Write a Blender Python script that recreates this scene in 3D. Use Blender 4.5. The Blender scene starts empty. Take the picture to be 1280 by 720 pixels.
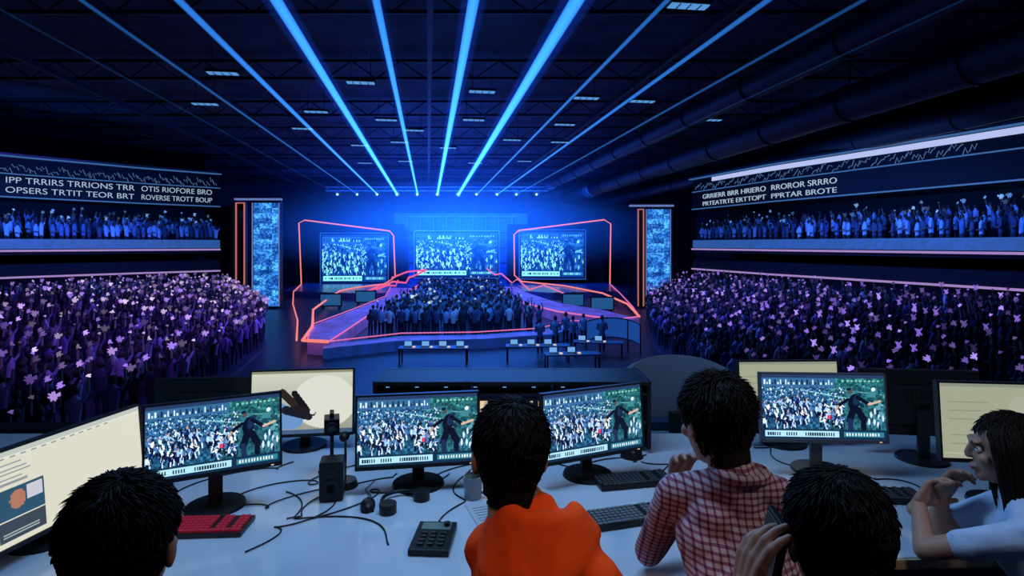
import bpy, math, random
import numpy as np
from mathutils import Vector, Matrix, Euler
random.seed(7); rng=np.random.default_rng(7)
S=bpy.context.scene
S.view_settings.view_transform='Standard'
COL=S.collection
CAMZ=1.85; FL=-3.65   # camera height above control-room floor ; arena floor level

# ------------------------------------------------------------------ materials
def mat(name,col=(.5,.5,.5),rough=.6,metal=0,emit=None,es=0,bump=0,bscale=60,var=0,spec=.5,bd=.02,samp=True):
    m=bpy.data.materials.new(name); m.use_nodes=True; nt=m.node_tree; p=nt.nodes['Principled BSDF']
    p.inputs['Base Color'].default_value=(*col,1); p.inputs['Roughness'].default_value=rough
    p.inputs['Metallic'].default_value=metal; p.inputs['Specular IOR Level'].default_value=spec
    if emit: p.inputs['Emission Color'].default_value=(*emit,1); p.inputs['Emission Strength'].default_value=es
    if not samp: m.cycles.emission_sampling='NONE'
    if bump or var:
        tc=nt.nodes.new('ShaderNodeTexCoord'); n=nt.nodes.new('ShaderNodeTexNoise'); n.inputs['Scale'].default_value=bscale
        n.inputs['Detail'].default_value=3
        nt.links.new(tc.outputs['Object'],n.inputs['Vector'])
        if bump:
            b=nt.nodes.new('ShaderNodeBump'); b.inputs['Strength'].default_value=bump; b.inputs['Distance'].default_value=bd
            nt.links.new(n.outputs['Fac'],b.inputs['Height']); nt.links.new(b.outputs[0],p.inputs['Normal'])
        if var:
            r=nt.nodes.new('ShaderNodeValToRGB'); e=r.color_ramp.elements
            e[0].position=.3; e[1].position=.7
            e[0].color=(*[c*(1-var) for c in col],1); e[1].color=(*[min(1,c*(1+var)) for c in col],1)
            nt.links.new(n.outputs['Fac'],r.inputs[0]); nt.links.new(r.outputs[0],p.inputs['Base Color'])
    return m
def attrmat(name,emit=0.0,rough=.8,diff=True,samp=True):
    m=bpy.data.materials.new(name); m.use_nodes=True; nt=m.node_tree; p=nt.nodes['Principled BSDF']
    a=nt.nodes.new('ShaderNodeAttribute'); a.attribute_name='Col'
    if diff: nt.links.new(a.outputs['Color'],p.inputs['Base Color'])
    else: p.inputs['Base Color'].default_value=(.01,.01,.012,1)
    p.inputs['Roughness'].default_value=rough
    if emit: nt.links.new(a.outputs['Color'],p.inputs['Emission Color']); p.inputs['Emission Strength'].default_value=emit
    if not samp: m.cycles.emission_sampling='NONE'
    return m
def volmat(name,col,s,soft=False):
    m=bpy.data.materials.new(name); m.use_nodes=True; nt=m.node_tree; nt.nodes.clear()
    o=nt.nodes.new('ShaderNodeOutputMaterial'); e=nt.nodes.new('ShaderNodeEmission')
    e.inputs[0].default_value=(*col,1); e.inputs[1].default_value=s
    if soft:
        tc=nt.nodes.new('ShaderNodeTexCoord'); g=nt.nodes.new('ShaderNodeTexGradient'); g.gradient_type='QUADRATIC_SPHERE'
        mu=nt.nodes.new('ShaderNodeMath'); mu.operation='MULTIPLY'; mu.inputs[1].default_value=s
        nt.links.new(tc.outputs['Object'],g.inputs[0]); nt.links.new(g.outputs[1],mu.inputs[0]); nt.links.new(mu.outputs[0],e.inputs[1])
    nt.links.new(e.outputs[0],o.inputs['Volume']); return m
def E(name,col,s,samp=False): return mat(name,(.01,.01,.01),emit=col,es=s,samp=samp)
M_black=mat('black_plastic',(.010,.011,.014),.4,spec=.35)
M_bezel=mat('bezel_plastic',(.015,.017,.021),.35,spec=.35)
M_dark=mat('dark_paint',(.006,.008,.02),.8,bump=.2,bscale=3,spec=.2)
M_ceil=mat('ceiling_paint',(.045,.06,.11),.75,var=.5,bscale=.6)
M_steel=mat('painted_steel',(.025,.032,.055),.5,.3)
M_trim=mat('rig_steel',(.05,.07,.12),.4,.5)
M_conc=mat('arena_concrete',(.02,.022,.05),.4,var=.4,bscale=1.5)
M_wall=mat('wall_paint',(.04,.05,.1),.8,var=.3,bscale=1)
M_desk=mat('white_laminate',(.62,.70,.80),.13,var=.06,bscale=4)
M_wood=mat('desk_edge_wood',(.45,.33,.2),.5,var=.3,bscale=30)
M_grey=mat('grey_fabric',(.14,.19,.27),.7,bump=.3,bscale=200,bd=.002)
M_key=mat('key_plastic',(.05,.055,.065),.45)
M_redkey=mat('red_key_plastic',(.45,.02,.05),.4,emit=(1,.03,.1),es=.08)
M_neon=E('neon_orange',(1,.25,.2),.95,True)
M_neond=E('neon_salmon',(1,.3,.22),.5)
M_neonp=E('neon_pink',(1,.2,.5),.8,True)
M_ribbon=E('ribbon_led',(.58,.36,.85),.6)
M_ribw=E('ribbon_led_white',(.55,.62,1),.85)
M_lampb=E('lamp_lens_blue',(.25,.55,1),5)
M_panel=E('ceiling_lamp_lens',(.14,.45,1),.65)
M_text=E('led_text',(.6,.8,1),.62)
M_warm=E('indicator_warm',(1,.75,.5),.8)
M_bluelit=E('stage_blue_led',(.02,.14,.7),.4)
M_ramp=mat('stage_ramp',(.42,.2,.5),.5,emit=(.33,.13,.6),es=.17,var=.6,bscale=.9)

# ------------------------------------------------------------------ mesh builder
class B:
    def __init__(s): s.v=[];s.f=[];s.m=[];s.sm=[];s.n=0
    def add(s,v,f,m=0,sm=False):
        v=[tuple(x) for x in v]; s.v+=v; s.f+=[tuple(i+s.n for i in q) for q in f]; s.m+=[m]*len(f); s.sm+=[sm]*len(f); s.n+=len(v)
    def box(s,c,d,m=0,R=None):
        hx,hy,hz=d[0]/2,d[1]/2,d[2]/2; c=Vector(c); v=[]
        for z in(-hz,hz):
            for x,y in((-hx,-hy),(hx,-hy),(hx,hy),(-hx,hy)):
                p=Vector((x,y,z)); p=(R@p if R else p)+c; v.append(p)
        s.add(v,[(3,2,1,0),(4,5,6,7),(0,1,5,4),(1,2,6,5),(2,3,7,6),(3,0,4,7)],m)
    def cyl(s,a,b,ra,rb=None,n=12,m=0,sm=True):
        rb=ra if rb is None else rb; a=Vector(a); b=Vector(b); d=(b-a).normalized()
        u=d.orthogonal().normalized(); w=d.cross(u); v=[]
        for p,r in((a,ra),(b,rb)):
            for i in range(n):
                t=2*math.pi*i/n; v.append(p+u*math.cos(t)*r+w*math.sin(t)*r)
        s.add(v,[(i,(i+1)%n,n+(i+1)%n,n+i) for i in range(n)],m,sm)
        s.add(v[:n],[tuple(range(n-1,-1,-1))],m); s.add(v[n:],[tuple(range(n))],m)
    def sph(s,c,r,nu=16,nv=10,m=0,R=None):
        if not hasattr(r,'__len__'): r=(r,r,r)
        c=Vector(c); v=[]; 
        def P(x,y,z):
            p=Vector((x*r[0],y*r[1],z*r[2])); return (R@p if R else p)+c
        v.append(P(0,0,1))
        for j in range(1,nv):
            th=math.pi*j/nv
            for i in range(nu):
                ph=2*math.pi*i/nu; v.append(P(math.sin(th)*math.cos(ph),math.sin(th)*math.sin(ph),math.cos(th)))
        v.append(P(0,0,-1)); f=[]
        for i in range(nu): f.append((0,1+i,1+(i+1)%nu))
        for j in range(nv-2):
            for i in range(nu):
                a=1+j*nu+i; b=1+j*nu+(i+1)%nu; f.append((a,a+nu,b+nu,b))
        L=len(v)-1; o=1+(nv-2)*nu
        for i in range(nu): f.append((L,o+(i+1)%nu,o+i))
        s.add(v,f,m,True)
    def caps(s,a,b,ra,rb,m=0,n=14):
        s.sph(a,ra,n,8,m); s.sph(b,rb,n,8,m)
        if (Vector(a)-Vector(b)).length>1e-4: s.cyl(a,b,ra,rb,n,m)
    def tube(s,pts,r,n=6,m=0,closed=False):
        pts=[Vector(p) for p in pts]; N=len(pts); rs=r if hasattr(r,'__len__') else [r]*N
        v=[]; u=None
        for i,p in enumerate(pts):
            d=(pts[min(i+1,N-1)]-pts[max(i-1,0)]).normalized()
            u=(d.orthogonal() if u is None else (u-d*u.dot(d))); 
            if u.length<1e-6: u=d.orthogonal()
            u=u.normalized(); w=d.cross(u)
            for k in range(n):
                t=2*math.pi*k/n; v.append(p+(u*math.cos(t)+w*math.sin(t))*rs[i])
        f=[(i*n+k,i*n+(k+1)%n,(i+1)*n+(k+1)%n,(i+1)*n+k) for i in range(N-1) for k in range(n)]
        f+= [tuple(range(n-1,-1,-1)),tuple(range((N-1)*n,N*n))]
        s.add(v,f,m,True)
    def prism(s,poly,z0,z1,m=0):
        n=len(poly); v=[(x,y,z0) for x,y in poly]+[(x,y,z1) for x,y in poly]
        s.add(v,[tuple(range(n-1,-1,-1)),tuple(range(n,2*n))]+[(i,(i+1)%n,n+(i+1)%n,n+i) for i in range(n)],m)
    def band(s,line,z0,z1,th,m=0,nrm=1):
        L=[Vector((x,y,0)) for x,y in line]; off=[]
        for i in range(len(L)):
            d=(L[min(i+1,len(L)-1)]-L[max(i-1,0)]).normalized(); off.append(L[i]+Vector((d.y,-d.x,0))*th*nrm)
        for i in range(len(L)-1):
            q=[L[i],L[i+1],off[i+1],off[i]]
            v=[(p.x,p.y,z0) for p in q]+[(p.x,p.y,z1) for p in q]
            s.add(v,[(3,2,1,0),(4,5,6,7),(0,1,5,4),(1,2,6,5),(2,3,7,6),(3,0,4,7)],m)
    def build(s,name,mats,parent=None,bev=0,loc=None,rot=None,recalc=True):
        me=bpy.data.meshes.new(name); me.from_pydata(s.v,[],s.f)
        me.polygons.foreach_set('material_index',s.m); me.polygons.foreach_set('use_smooth',s.sm)
        for m in mats: me.materials.append(m)
        if recalc:
            import bmesh
            bm=bmesh.new(); bm.from_mesh(me); bmesh.ops.recalc_face_normals(bm,faces=bm.faces); bm.to_mesh(me); bm.free()
        me.update(); o=bpy.data.objects.new(name,me); COL.objects.link(o)
        if parent: o.parent=parent
        if loc: o.location=loc
        if rot: o.rotation_euler=rot
        if bev:
            b=o.modifiers.new('bevel','BEVEL'); b.width=bev; b.segments=2; b.limit_method='ANGLE'
        return o
def empty(name,loc=(0,0,0),rot=(0,0,0)):
    o=bpy.data.objects.new(name,None); o.empty_display_size=.1; o.location=loc; o.rotation_euler=rot; COL.objects.link(o); return o

# ------------------------------------------------------------------ screen content (stored as face colours of a fine grid)
class Img:
    def __init__(s,w,h,c): s.w=w;s.h=h;s.a=np.zeros((h,w,3))+np.array(c,float); s.y,s.x=np.mgrid[0:h,0:w]; s.X=(s.x+.5)/w; s.Y=(s.y+.5)/h
    def rect(s,x0,y0,x1,y1,c): s.a[(s.X>=x0)&(s.X<x1)&(s.Y>=y0)&(s.Y<y1)]=c
    def ell(s,x,y,rx,ry,c,ang=0):
        dx=(s.X-x)*s.w/s.h; dy=s.Y-y; ca,sa=math.cos(ang),math.sin(ang)
        u=dx*ca+dy*sa; v=-dx*sa+dy*ca; s.a[(u/rx)**2+(v/ry)**2<1]=c
    def line(s,x0,y0,x1,y1,t,c):
        k=s.w/s.h; px=s.X*k; dx,dy=(x1-x0)*k,y1-y0; L=dx*dx+dy*dy
        q=np.clip(((px-x0*k)*dx+(s.Y-y0)*dy)/L,0,1)
        d=np.hypot(px-x0*k-q*dx,s.Y-y0-q*dy); s.a[d<t]=c
    def noise(s,k,amt):
        n=rng.random((s.h//k+2,s.w//k+2)); n=np.kron(n,np.ones((k,k)))[:s.h,:s.w]; s.a*= (1+amt*(n-.5)*2)[:,:,None]
def game(w,h,seed):
    r=random.Random(seed); g=Img(w,h,(.15,.34,.48))
    g.a[:,:,1]+=.05*(1-g.Y)*(g.X>.45); g.a[:,:,2]-=.08*(g.X>.55); g.noise(5,.3); g.noise(2,.25)
    g.rect(0,0,1,.05,(.16,.24,.38)); g.rect(0,.05,.6,.2,(.22,.4,.58)); 
    for i in range(26): g.rect(.02+i*.022,.08+.04*(i%2),.032+i*.022,.15,(.8,.92,.95) if r.random()<.6 else (.1,.18,.3))
    for i in range(9): g.rect(.66+i*.035,.08,.68+i*.035,.1,(.5,.75,.7))
    g.line(.28,.22,.98,.46,.01,(.55,.78,.8)); g.line(.5,.2,.98,.3,.006,(.4,.65,.65))
    for i in range(70): g.ell(r.uniform(.62,1),r.uniform(.15,.8),r.uniform(.01,.04),r.uniform(.01,.05),r.choice([(.1,.27,.34),(.2,.45,.52),(.14,.36,.42),(.35,.6,.66),(.08,.2,.28)]),r.uniform(0,3))
    for i in range(460): g.ell(r.uniform(0,.68),r.uniform(.19,.44),.009,.013,r.choice([(.07,.1,.25),(.4,.6,.8),(.8,.92,1),(.16,.28,.55),(.1,.14,.3),(.3,.5,.7)]))
    for i in range(120):
        x=r.uniform(.0,.67); y=r.uniform(.4,.78); c=r.choice([(.93,.97,1),(.85,.95,1),(.6,.78,.95),(.05,.08,.24),(.08,.14,.4),(.7,.85,.98),(.3,.45,.7)])
        sk=(.78,.62,.56); s_=r.uniform(.6,1.1); g.ell(x,y,.02*s_,.05*s_,c,r.uniform(-.4,.4)); g.ell(x,y-.065*s_,.012*s_,.018*s_,sk if r.random()<.5 else (.05,.06,.1))
        g.line(x+.01,y-.02,x+r.uniform(-.03,.04),y+r.uniform(-.06,.04),.008,c)
        g.line(x-.006,y+.04,x-r.uniform(0,.02),y+.11*s_,.009,(.05,.07,.18)); g.line(x+.006,y+.04,x+r.uniform(0,.02),y+.11*s_,.009,(.8,.9,1) if r.random()<.4 else (.05,.07,.18))
    K=(.05,.08,.16); K2=(.12,.18,.32)
    g.ell(.75,.42,.08,.13,K,.25); g.ell(.77,.38,.045,.09,K2,.3); g.ell(.725,.25,.028,.04,(.35,.28,.28)); g.ell(.715,.215,.032,.022,(.06,.12,.22))
    g.line(.78,.34,.87,.45,.028,K); g.line(.87,.45,.96,.40,.017,(.8,.68,.6)); g.line(.70,.38,.62,.48,.025,K); g.line(.62,.48,.6,.55,.014,(.75,.62,.55))
    g.line(.74,.54,.71,.7,.05,K); g.line(.71,.7,.72,.87,.036,K2); g.line(.78,.54,.82,.68,.05,K); g.line(.82,.68,.82,.87,.036,K)
    g.rect(.86,.26,.93,.34,(.25,.5,.55)); g.ell(.91,.22,.03,.03,(.85,.95,.95))
    for i in range(14): 
        x=r.uniform(.86,.99); y=r.uniform(.55,.8); g.ell(x,y,.015,.05,r.choice([(.8,.9,1),(.1,.15,.3),(.3,.5,.65)]))
    g.rect(.53,.62,.56,.68,(.85,.25,.4)); g.rect(0,.85,1,1,(.08,.18,.28)); g.rect(.02,.875,.62,.965,(.66,.86,.93))
    for i in range(30):
        if r.random()<.7: g.rect(.04+i*.019,.9,.051+i*.019,.945,(.05,.12,.2))
    g.rect(.66,.88,.98,.96,(.2,.48,.56))
    for i in range(12): g.rect(.68+i*.023,.9,.69+i*.023,.94,(.9,.95,.95))
    return g.a
def tintblue(a):
    l=np.clip(a.mean(axis=2)*1.25,0,1)[:,:,None]; return np.clip(l*np.array([.18,.62,1.0])+np.array([.0,.08,.38])*(1-l)+l**3*.4,0,1)
def ui_white():
    g=Img(120,72,(.93,.92,.84)); g.rect(0,0,1,.05,(.8,.83,.8)); g.rect(0,.05,1,.09,(.95,.95,.9))
    for i in range(14): g.rect(.12+i*.05,.065,.14+i*.05,.08,(.55,.6,.6))
    g.rect(.2,.40,.42,.72,(.2,.35,.45)); g.ell(.29,.54,.06,.1,(.75,.5,.4)); g.rect(.33,.43,.41,.58,(.85,.85,.9)); g.rect(.2,.74,.42,.95,(.25,.3,.35))
    for i in range(6): g.rect(.22,.76+i*.027,.38,.77+i*.027,(.7,.75,.75))
    for i in range(5): g.rect(.2,.14+i*.05,.32+.02*(i%3),.155+i*.05,(.6,.63,.66))
    g.rect(.45,.12,.98,.125,(.7,.72,.7)); g.rect(.45,.93,.97,.97,(.82,.86,.84))
    return g.a
def ui_eagle():
    g=Img(120,76,(.84,.85,.78)); g.a*=(1.05-.3*g.Y)[:,:,None]
    g.ell(.72,.5,.5,.42,(.93,.93,.88)); g.ell(.25,.7,.42,.2,(.45,.62,.85),.3); g.line(.3,.34,.5,.66,.06,(.2,.16,.14)); g.line(.42,.36,.56,.66,.05,(.1,.09,.1)); g.line(.34,.62,.56,.72,.07,(.12,.12,.16)); g.line(.44,.6,.6,.68,.05,(.15,.12,.12))
    g.ell(.6,.66,.045,.04,(.95,.95,.92)); g.rect(0,0,1,.04,(.6,.6,.5)); g.rect(0,.93,1,1,(.3,.4,.55)); return g.a
def ui_olive():
    g=Img(120,70,(.73,.75,.64)); g.rect(0,0,1,.05,(.62,.66,.58)); g.ell(.6,.35,.2,.2,(.77,.79,.69))
    for i in range(7): g.rect(.06,.14+i*.11,.2+.1*((i*3)%4)/2,.15+i*.11,(.64,.66,.56))
    g.rect(.02,.93,.98,.95,(.8,.84,.7)); return g.a
def led(w,h,seed):
    r=np.random.default_rng(seed); n=r.random((h,w)); n2=np.kron(r.random((h//4+1,w//4+1)),np.ones((4,4)))[:h,:w]
    v=(n*.5+n2*.5)**1.5; return np.clip(v[:,:,None]*np.array([.4,.75,1])+np.array([.05,.2,.48]),0,1)
def screenmesh(name,a,strength=1.0,samp=False):
    h,w,_=a.shape; xs=np.linspace(-.5,.5,w+1); zs=np.linspace(.5,-.5,h+1)
    X,Z=np.meshgrid(xs,zs); V=np.stack([X,np.zeros_like(X),Z],-1).reshape(-1,3)
    i=np.arange(h)[:,None]*(w+1)+np.arange(w)[None]; F=np.stack([i,i+w+1,i+w+2,i+1],-1).reshape(-1,4)
    me=bpy.data.meshes.new(name); me.from_pydata(V.tolist(),[],F.tolist())
    at=me.color_attributes.new('Col','FLOAT_COLOR','CORNER')
    c=np.concatenate([np.clip(a,0,1)**2.2,np.ones((h,w,1))],-1).reshape(-1,4); at.data.foreach_set('color',np.repeat(c,4,0).ravel().astype(np.float32))
    me.materials.append(attrmat(name+'_mat',strength,.3,False,samp)); return me
G1=screenmesh('game_feed',game(208,117,3),1.2)
G2=screenmesh('game_feed_blue',tintblue(game(120,68,5)),1.1)
UIW=screenmesh('document_page',ui_white(),.85,True); UIE=screenmesh('photo_viewer',ui_eagle(),.85)
UIO=screenmesh('editor_page',ui_olive(),.72); LEDT=screenmesh('led_tile_pattern',led(16,80,1),1.0)

# ------------------------------------------------------------------ camera
cam=bpy.data.cameras.new('camera'); cam.sensor_width=36; cam.lens=20.25; cam.shift_y=-55/1280; cam.clip_end=400; cam.clip_start=.02
co=bpy.data.objects.new('camera',cam); co.location=(0,0,CAMZ); co.rotation_euler=(math.pi/2,0,0); COL.objects.link(co); S.camera=co
w=bpy.data.worlds.new('world'); S.world=w; w.use_nodes=True; w.node_tree.nodes['Background'].inputs[0].default_value=(.02,.05,.3,1); w.node_tree.nodes['Background'].inputs[1].default_value=.06

def area(name,loc,target,sx,sy,col,e):
    l=bpy.data.lights.new(name,'AREA'); l.shape='RECTANGLE'; l.size=sx; l.size_y=sy; l.color=col; l.energy=e
    o=bpy.data.objects.new(name,l); o.location=loc; o.rotation_euler=(Vector(target)-Vector(loc)).to_track_quat('-Z','Y').to_euler(); COL.objects.link(o); return o
def spot(name,loc,target,ang,col,e,blend=.6,r=.3):
    l=bpy.data.lights.new(name,'SPOT'); l.spot_size=math.radians(ang); l.spot_blend=blend; l.color=col; l.energy=e; l.shadow_soft_size=r
    o=bpy.data.objects.new(name,l); o.location=loc; o.rotation_euler=(Vector(target)-Vector(loc)).to_track_quat('-Z','Y').to_euler(); COL.objects.link(o); return o

# ------------------------------------------------------------------ arena shell
b=B(); b.box((-3,40,FL-.15),(100,96,.3)); b.build('arena_floor',[M_conc])
b=B(); b.box((-3,86,4),(100,.5,16)); b.build('wall_back',[M_wall])
b=B(); b.box((-47,40,4),(.5,96,16)); b.build('wall_left',[M_dark])
b=B(); b.box((41,40,4),(.5,96,16)); b.build('wall_right',[M_dark])
b=B(); b.box((-3,40,11.15),(100,96,.3)); b.build('ceiling',[M_ceil])
DX=-.1455
def cx(x0,y): return x0+DX*(y-14.16)
b=B()
for i in range(9):
    y=12+i*8
    b.box((-3,y,9.9),(90,.12,.14),0); b.box((-3,y,10.75),(90,.12,.14),0)
    for k in range(36): 
        x=-45+k*2.4; b.cyl((x,y,9.9),(x+1.2,y,10.75),.035,n=5,m=0); b.cyl((x+1.2,y,10.75),(x+2.4,y,9.9),.035,n=5,m=0)
for x0 in(-19,-13,-7,-2,2.5,8,14,20):
    y0,y1=5,82; a=Vector((cx(x0,y0),y0,9.6)); c=Vector((cx(x0,y1),y1,9.6)); d=c-a
    b.box((a+c)/2,(.2,d.length,.25),0,Matrix.Rotation(math.atan2(-d.x,d.y),3,'Z'))
b.build('roof_truss',[M_steel])
b=B()
for x0,z,r in((12.5,8.9,.55),(17,8.2,.8),(22,7.6,.6)):
    b.cyl((cx(x0,6),6,z),(cx(x0,80),80,z),r,n=20)
    for k in range(12): y=8+k*6; b.cyl((cx(x0,y),y,z),(cx(x0,y+.15),y+.15,z),r+.06,n=20); b.box((cx(x0,y+.07),y+.07,(z+11)/2),(.05,.05,10.9-z))
b.build('ventilation_duct',[M_steel])
for k,(x,D) in enumerate([(-11.2,22.3),(-6.2,23.6),(-1.3,25),(3.37,26.1),(6.05,26.7),(-2.04,30.7),(2.92,31.9),(-6.7,30.7),(-9.8,28.8),(0,36.6),(-4.4,39.6),(-7.3,37.4),(-10.2,38.6),(3.1,37.4),(10.6,30.7),(4.9,16),(-14.5,27.2),(-8.5,46),(-3,47),(1,46),(-12,47),(-5.7,33.5),(-12,33)]):
    b=B(); wdt=1.1; b.box((0,0,.06),(wdt+.1,.45,.1),0); b.box((0,0,0),(wdt,.34,.03),1)
    for q in(-.4,.4): b.cyl((q,0,.1),(q,0,1.2),.015,n=5)
    for q in(-.3,0,.3): b.box((q,0,-.02),(.03,.36,.02),0)
    b.build('ceiling_lamp',[M_steel,M_panel],loc=(x,D,CAMZ+6.6),rot=(0,0,.14))
beamx=[-13.0,-10.6,-8.2,-5.8,-3.34,-.94,1.6,3.83,6.3,8.65,11.1]; bw=[.03,.05,.09,.14,.10,.14,.17,.06,.07,.05,.03]; bs=[.15,.45,.8,1.4,1.0,1.4,1.6,.7,.75,.45,.2]
trussY=70; Zb=CAMZ+6
b=B(); 
for dz in(.45,.9):
    for dy in(-.25,.25): b.box((cx(-1,trussY),trussY+dy,Zb+dz),(27,.08,.08))
for k in range(27):
    x=cx(-1,trussY)-13.5+k; b.cyl((x,trussY-.25,Zb+.45),(x+.5,trussY-.25,Zb+.9),.03,n=5); b.cyl((x+.5,trussY-.25,Zb+.9),(x+1,trussY-.25,Zb+.45),.03,n=5)
for x in(-12,0,12): b.cyl((cx(-1,trussY)+x,trussY,Zb+.9),(cx(-1,trussY)+x,trussY,10.95),.04,n=6)
b.build('lighting_truss',[M_trim])
for x0,wd,st in zip(beamx,bw,bs):
    p=Vector((cx(x0,trussY),trussY,Zb))
    b=B(); b.box((0,0,.32),(.5,.4,.16),0); b.box((-.28,0,.1),(.06,.2,.45),0); b.box((.28,0,.1),(.06,.2,.45),0)
    b.cyl((0,.3,0),(0,-.3,0),.16,.2,16,0); b.cyl((0,-.3,0),(0,-.33,0),.12,.12,16,1)
    b.build('moving_head_lamp',[M_black,M_lampb],loc=p)
    a=Vector((cx(x0,3),3,Zb)); q=Vector((cx(x0,trussY-.5),trussY-.5,Zb))
    b=B(); b.cyl(q,a,wd*.9,wd*1.05,20,0); b.build('light_beam',[volmat('beam_glow_volume',(.035,.27,1),1.6*st*.14/max(wd,.08))])  # visible beam is a self-glowing volume, it scatters no lamp light
    if st>.9: b=B(); b.cyl(q,a,wd*1.8,wd*2.4,20,0); b.build('light_beam_halo',[volmat('beam_halo',(.01,.1,1),.05*st)])  # soft glow round the strong beams, also emission put into a volume
b=B(); b.sph((0,0,0),1,32,18); o=b.build('stage_glow_volume',[volmat('stage_glow_volume',(.008,.12,1),.21,True)]); o.location=(-7,67,3.8); o.scale=(25,13,7)  # blue glow around the stage, put in as an emission-only ellipsoid
b=B(); b.sph((0,0,0),1,32,18); o=b.build('roof_glow_volume',[volmat('roof_glow_volume',(.01,.07,.9),.016,True)]); o.location=(-5.5,50,7.2); o.scale=(17,32,3.7); o.rotation_euler=(0,0,.14)  # blue glow under the roof, emitted by the volume itself

# ------------------------------------------------------------------ stage
def scr(name,x0,x1,z0,z1,y,me,yaw=0):
    e=empty(name,((x0+x1)/2,y,(z0+z1)/2),(0,0,yaw)); W,H=x1-x0,z1-z0
    b=B(); b.box((0,.3,0),(W+.5,.5,H+.5),0)
    for sx in(-1,1): b.box((sx*(W/2+.2),-.02,0),(.1,.2,H+.5),1)
    for sz in(-1,1): b.box((0,-.02,sz*(H/2+.2)),(W+.5,.2,.1),1)
    b.box((-W*.3,.6,-H/2-.4),(.3,.3,1.0),0); b.box((W*.3,.6,-H/2-.4),(.3,.3,1.0),0)
    b.build('casing',[M_black,mat('screen_trim',(.1,.2,.4),.3,.4,emit=(.05,.25,.8),es=.25,samp=False)],e)
    o=bpy.data.objects.new('display',me); COL.objects.link(o); o.parent=e; o.scale=(W,1,H); o.location=(0,.03,0)
scr('stage_video_screen',-23.5,-15.6,-2.9,3.0,71.5,G2,.06)
scr('stage_video_screen',-12.0,-1.8,-2.2,3.3,72,G2)
scr('stage_video_screen',1.1,8.9,-2.3,3.4,71.5,G2,-.06)
M_setb=mat('set_blue_panel',(.03,.09,.5),.6,var=.4,bscale=.5)
b=B()
b.box((-20.3,74.5,0.7),(12.6,.4,7.4),0,Matrix.Rotation(.06,3,'Z')); b.box((5.6,74.5,.7),(12.4,.4,7.4),0,Matrix.Rotation(-.06,3,'Z'))
b.box((-6.9,78,1),(18,.3,10),2)
for k in range(9): b.box((-14+k*1.75,77.4,1),(.12,.3,9),1)
for k in range(5): b.box((-6.9,77.3,-2.5+k*2),(15,.2,.1),1)
b.build('stage_set_wall',[M_dark,M_trim,M_setb])
b=B(); b.prism([(-24,60),(-14,57),(-8,62),(-2,62),(4,58),(12,60),(12,73.5),(-26,73.5)],FL,FL+.6,0)
b.build('stage_deck',[mat('deck',(.06,.09,.28),.25,var=.4,bscale=1.2)])
zt=FL+.62
Lw=[(-10.2,28.7),(-11.9,34.2),(-11.7,41.5),(-11.6,52.7),(-13.5,64),(-10.5,64),(-8.9,47),(-9.6,38),(-9.2,32),(-9,28.4)]
Rw=[(8.3,37.5),(6.8,42.5),(3.8,48),(1.3,58.8),(0.5,66),(-2.6,66),(-1.6,58.8),(.9,47),(3.2,41),(6.5,36.6)]
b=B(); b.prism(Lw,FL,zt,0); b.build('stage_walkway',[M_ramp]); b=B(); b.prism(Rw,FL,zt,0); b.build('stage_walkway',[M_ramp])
b=B(); fr=[(-9.3,28.4),(-6,31.2),(-2,31.6),(1.5,33),(3.6,36.2),(6.6,36.8),(6.2,35.6),(4.2,34.8),(2.2,31.8),(-1.6,30.2),(-6,29.6),(-9,27.4)]
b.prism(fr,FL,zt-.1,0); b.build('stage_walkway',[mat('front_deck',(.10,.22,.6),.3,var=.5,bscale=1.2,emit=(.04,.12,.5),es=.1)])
def neon(pts,r,m):
    b=B(); b.tube(pts,r,8); return b.build('neon_outline_light',[m])
z=FL+.72; zd=zt+.06
neon([(-25.6,70,-3),(-25.9,70,4.4),(-25.2,70,4.75),(-15.0,70.5,3.45),(-14.5,70.5,2.9),(-14.3,70.5,-2.2),(-15.5,70,-3),(-17,64,z),(-17.6,59,z),(-16,50,z),(-14.5,42,z),(-11.6,33.5,z),(-10.4,28.6,z),(-9,28.2,z)],.08,M_neon)
neon([(-25.6,70,-3),(-22,58,z),(-17.5,46,z),(-13.4,36,z),(-10.7,28.6,z)],.05,M_neon)
neon([(11.9,70,-3),(12,70,4.3),(11.2,70,4.8),(.8,70.5,3.5),(.25,70.5,3),(.3,70.5,-2.0),(1.2,70,-2.7),(6,66,z),(8.8,56,z),(9.2,46,z),(8.4,38,z)],.08,M_neon)
neon([(11.9,70,-3),(10.5,56,z),(9.2,44,z),(8.4,38,z),(6.5,36.5,z),(3.2,40.9,z),(.9,46.9,z),(-1.6,58.8,z),(-2.6,66,z)],.05,M_neonp)
neon([(-8.9,47,zd),(-10.6,60,zd),(-10.3,66,zd+.4)],.07,M_neonp)
neon([(x,y,z-.05) for x,y in fr[:7]],.03,M_neonp)
neon([(x,y,z) for x,y in Lw[5:]],.04,M_neonp)
neon([(x,y,z) for x,y in Lw[:5]],.035,M_neonp)
b=B(); zz=[(-14.5,62,z),(-13,61,z+.5),(-13.4,57,z+.3),(-12,58,z+1),(-11.4,62,z+.6),(-10.4,58,z+1.4),(-11,64,z+1.2),(-9.5,64,z+1.9),(-12,66,z+1.6),(-13.8,66,z+.9)]
b.tube(zz,.1,6); b.tube([(p[0]-.5,p[1]-3,p[2]-.1) for p in zz[:6]],.07,6)
b.build('zigzag_neon_light',[E('neon_red',(1,.12,.28),.9)])
b=B(); zz=[(-3,68,z+1.9),(-2,67,z+1.2),(-1.2,64,z+1.5),(0,62,z+.6),(.6,64,z+.9),(1.8,60,z),(3.3,60,z+.5),(5,56,z)]
b.tube(zz,.08,6); b.build('zigzag_neon_light',[M_neonp])
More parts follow.
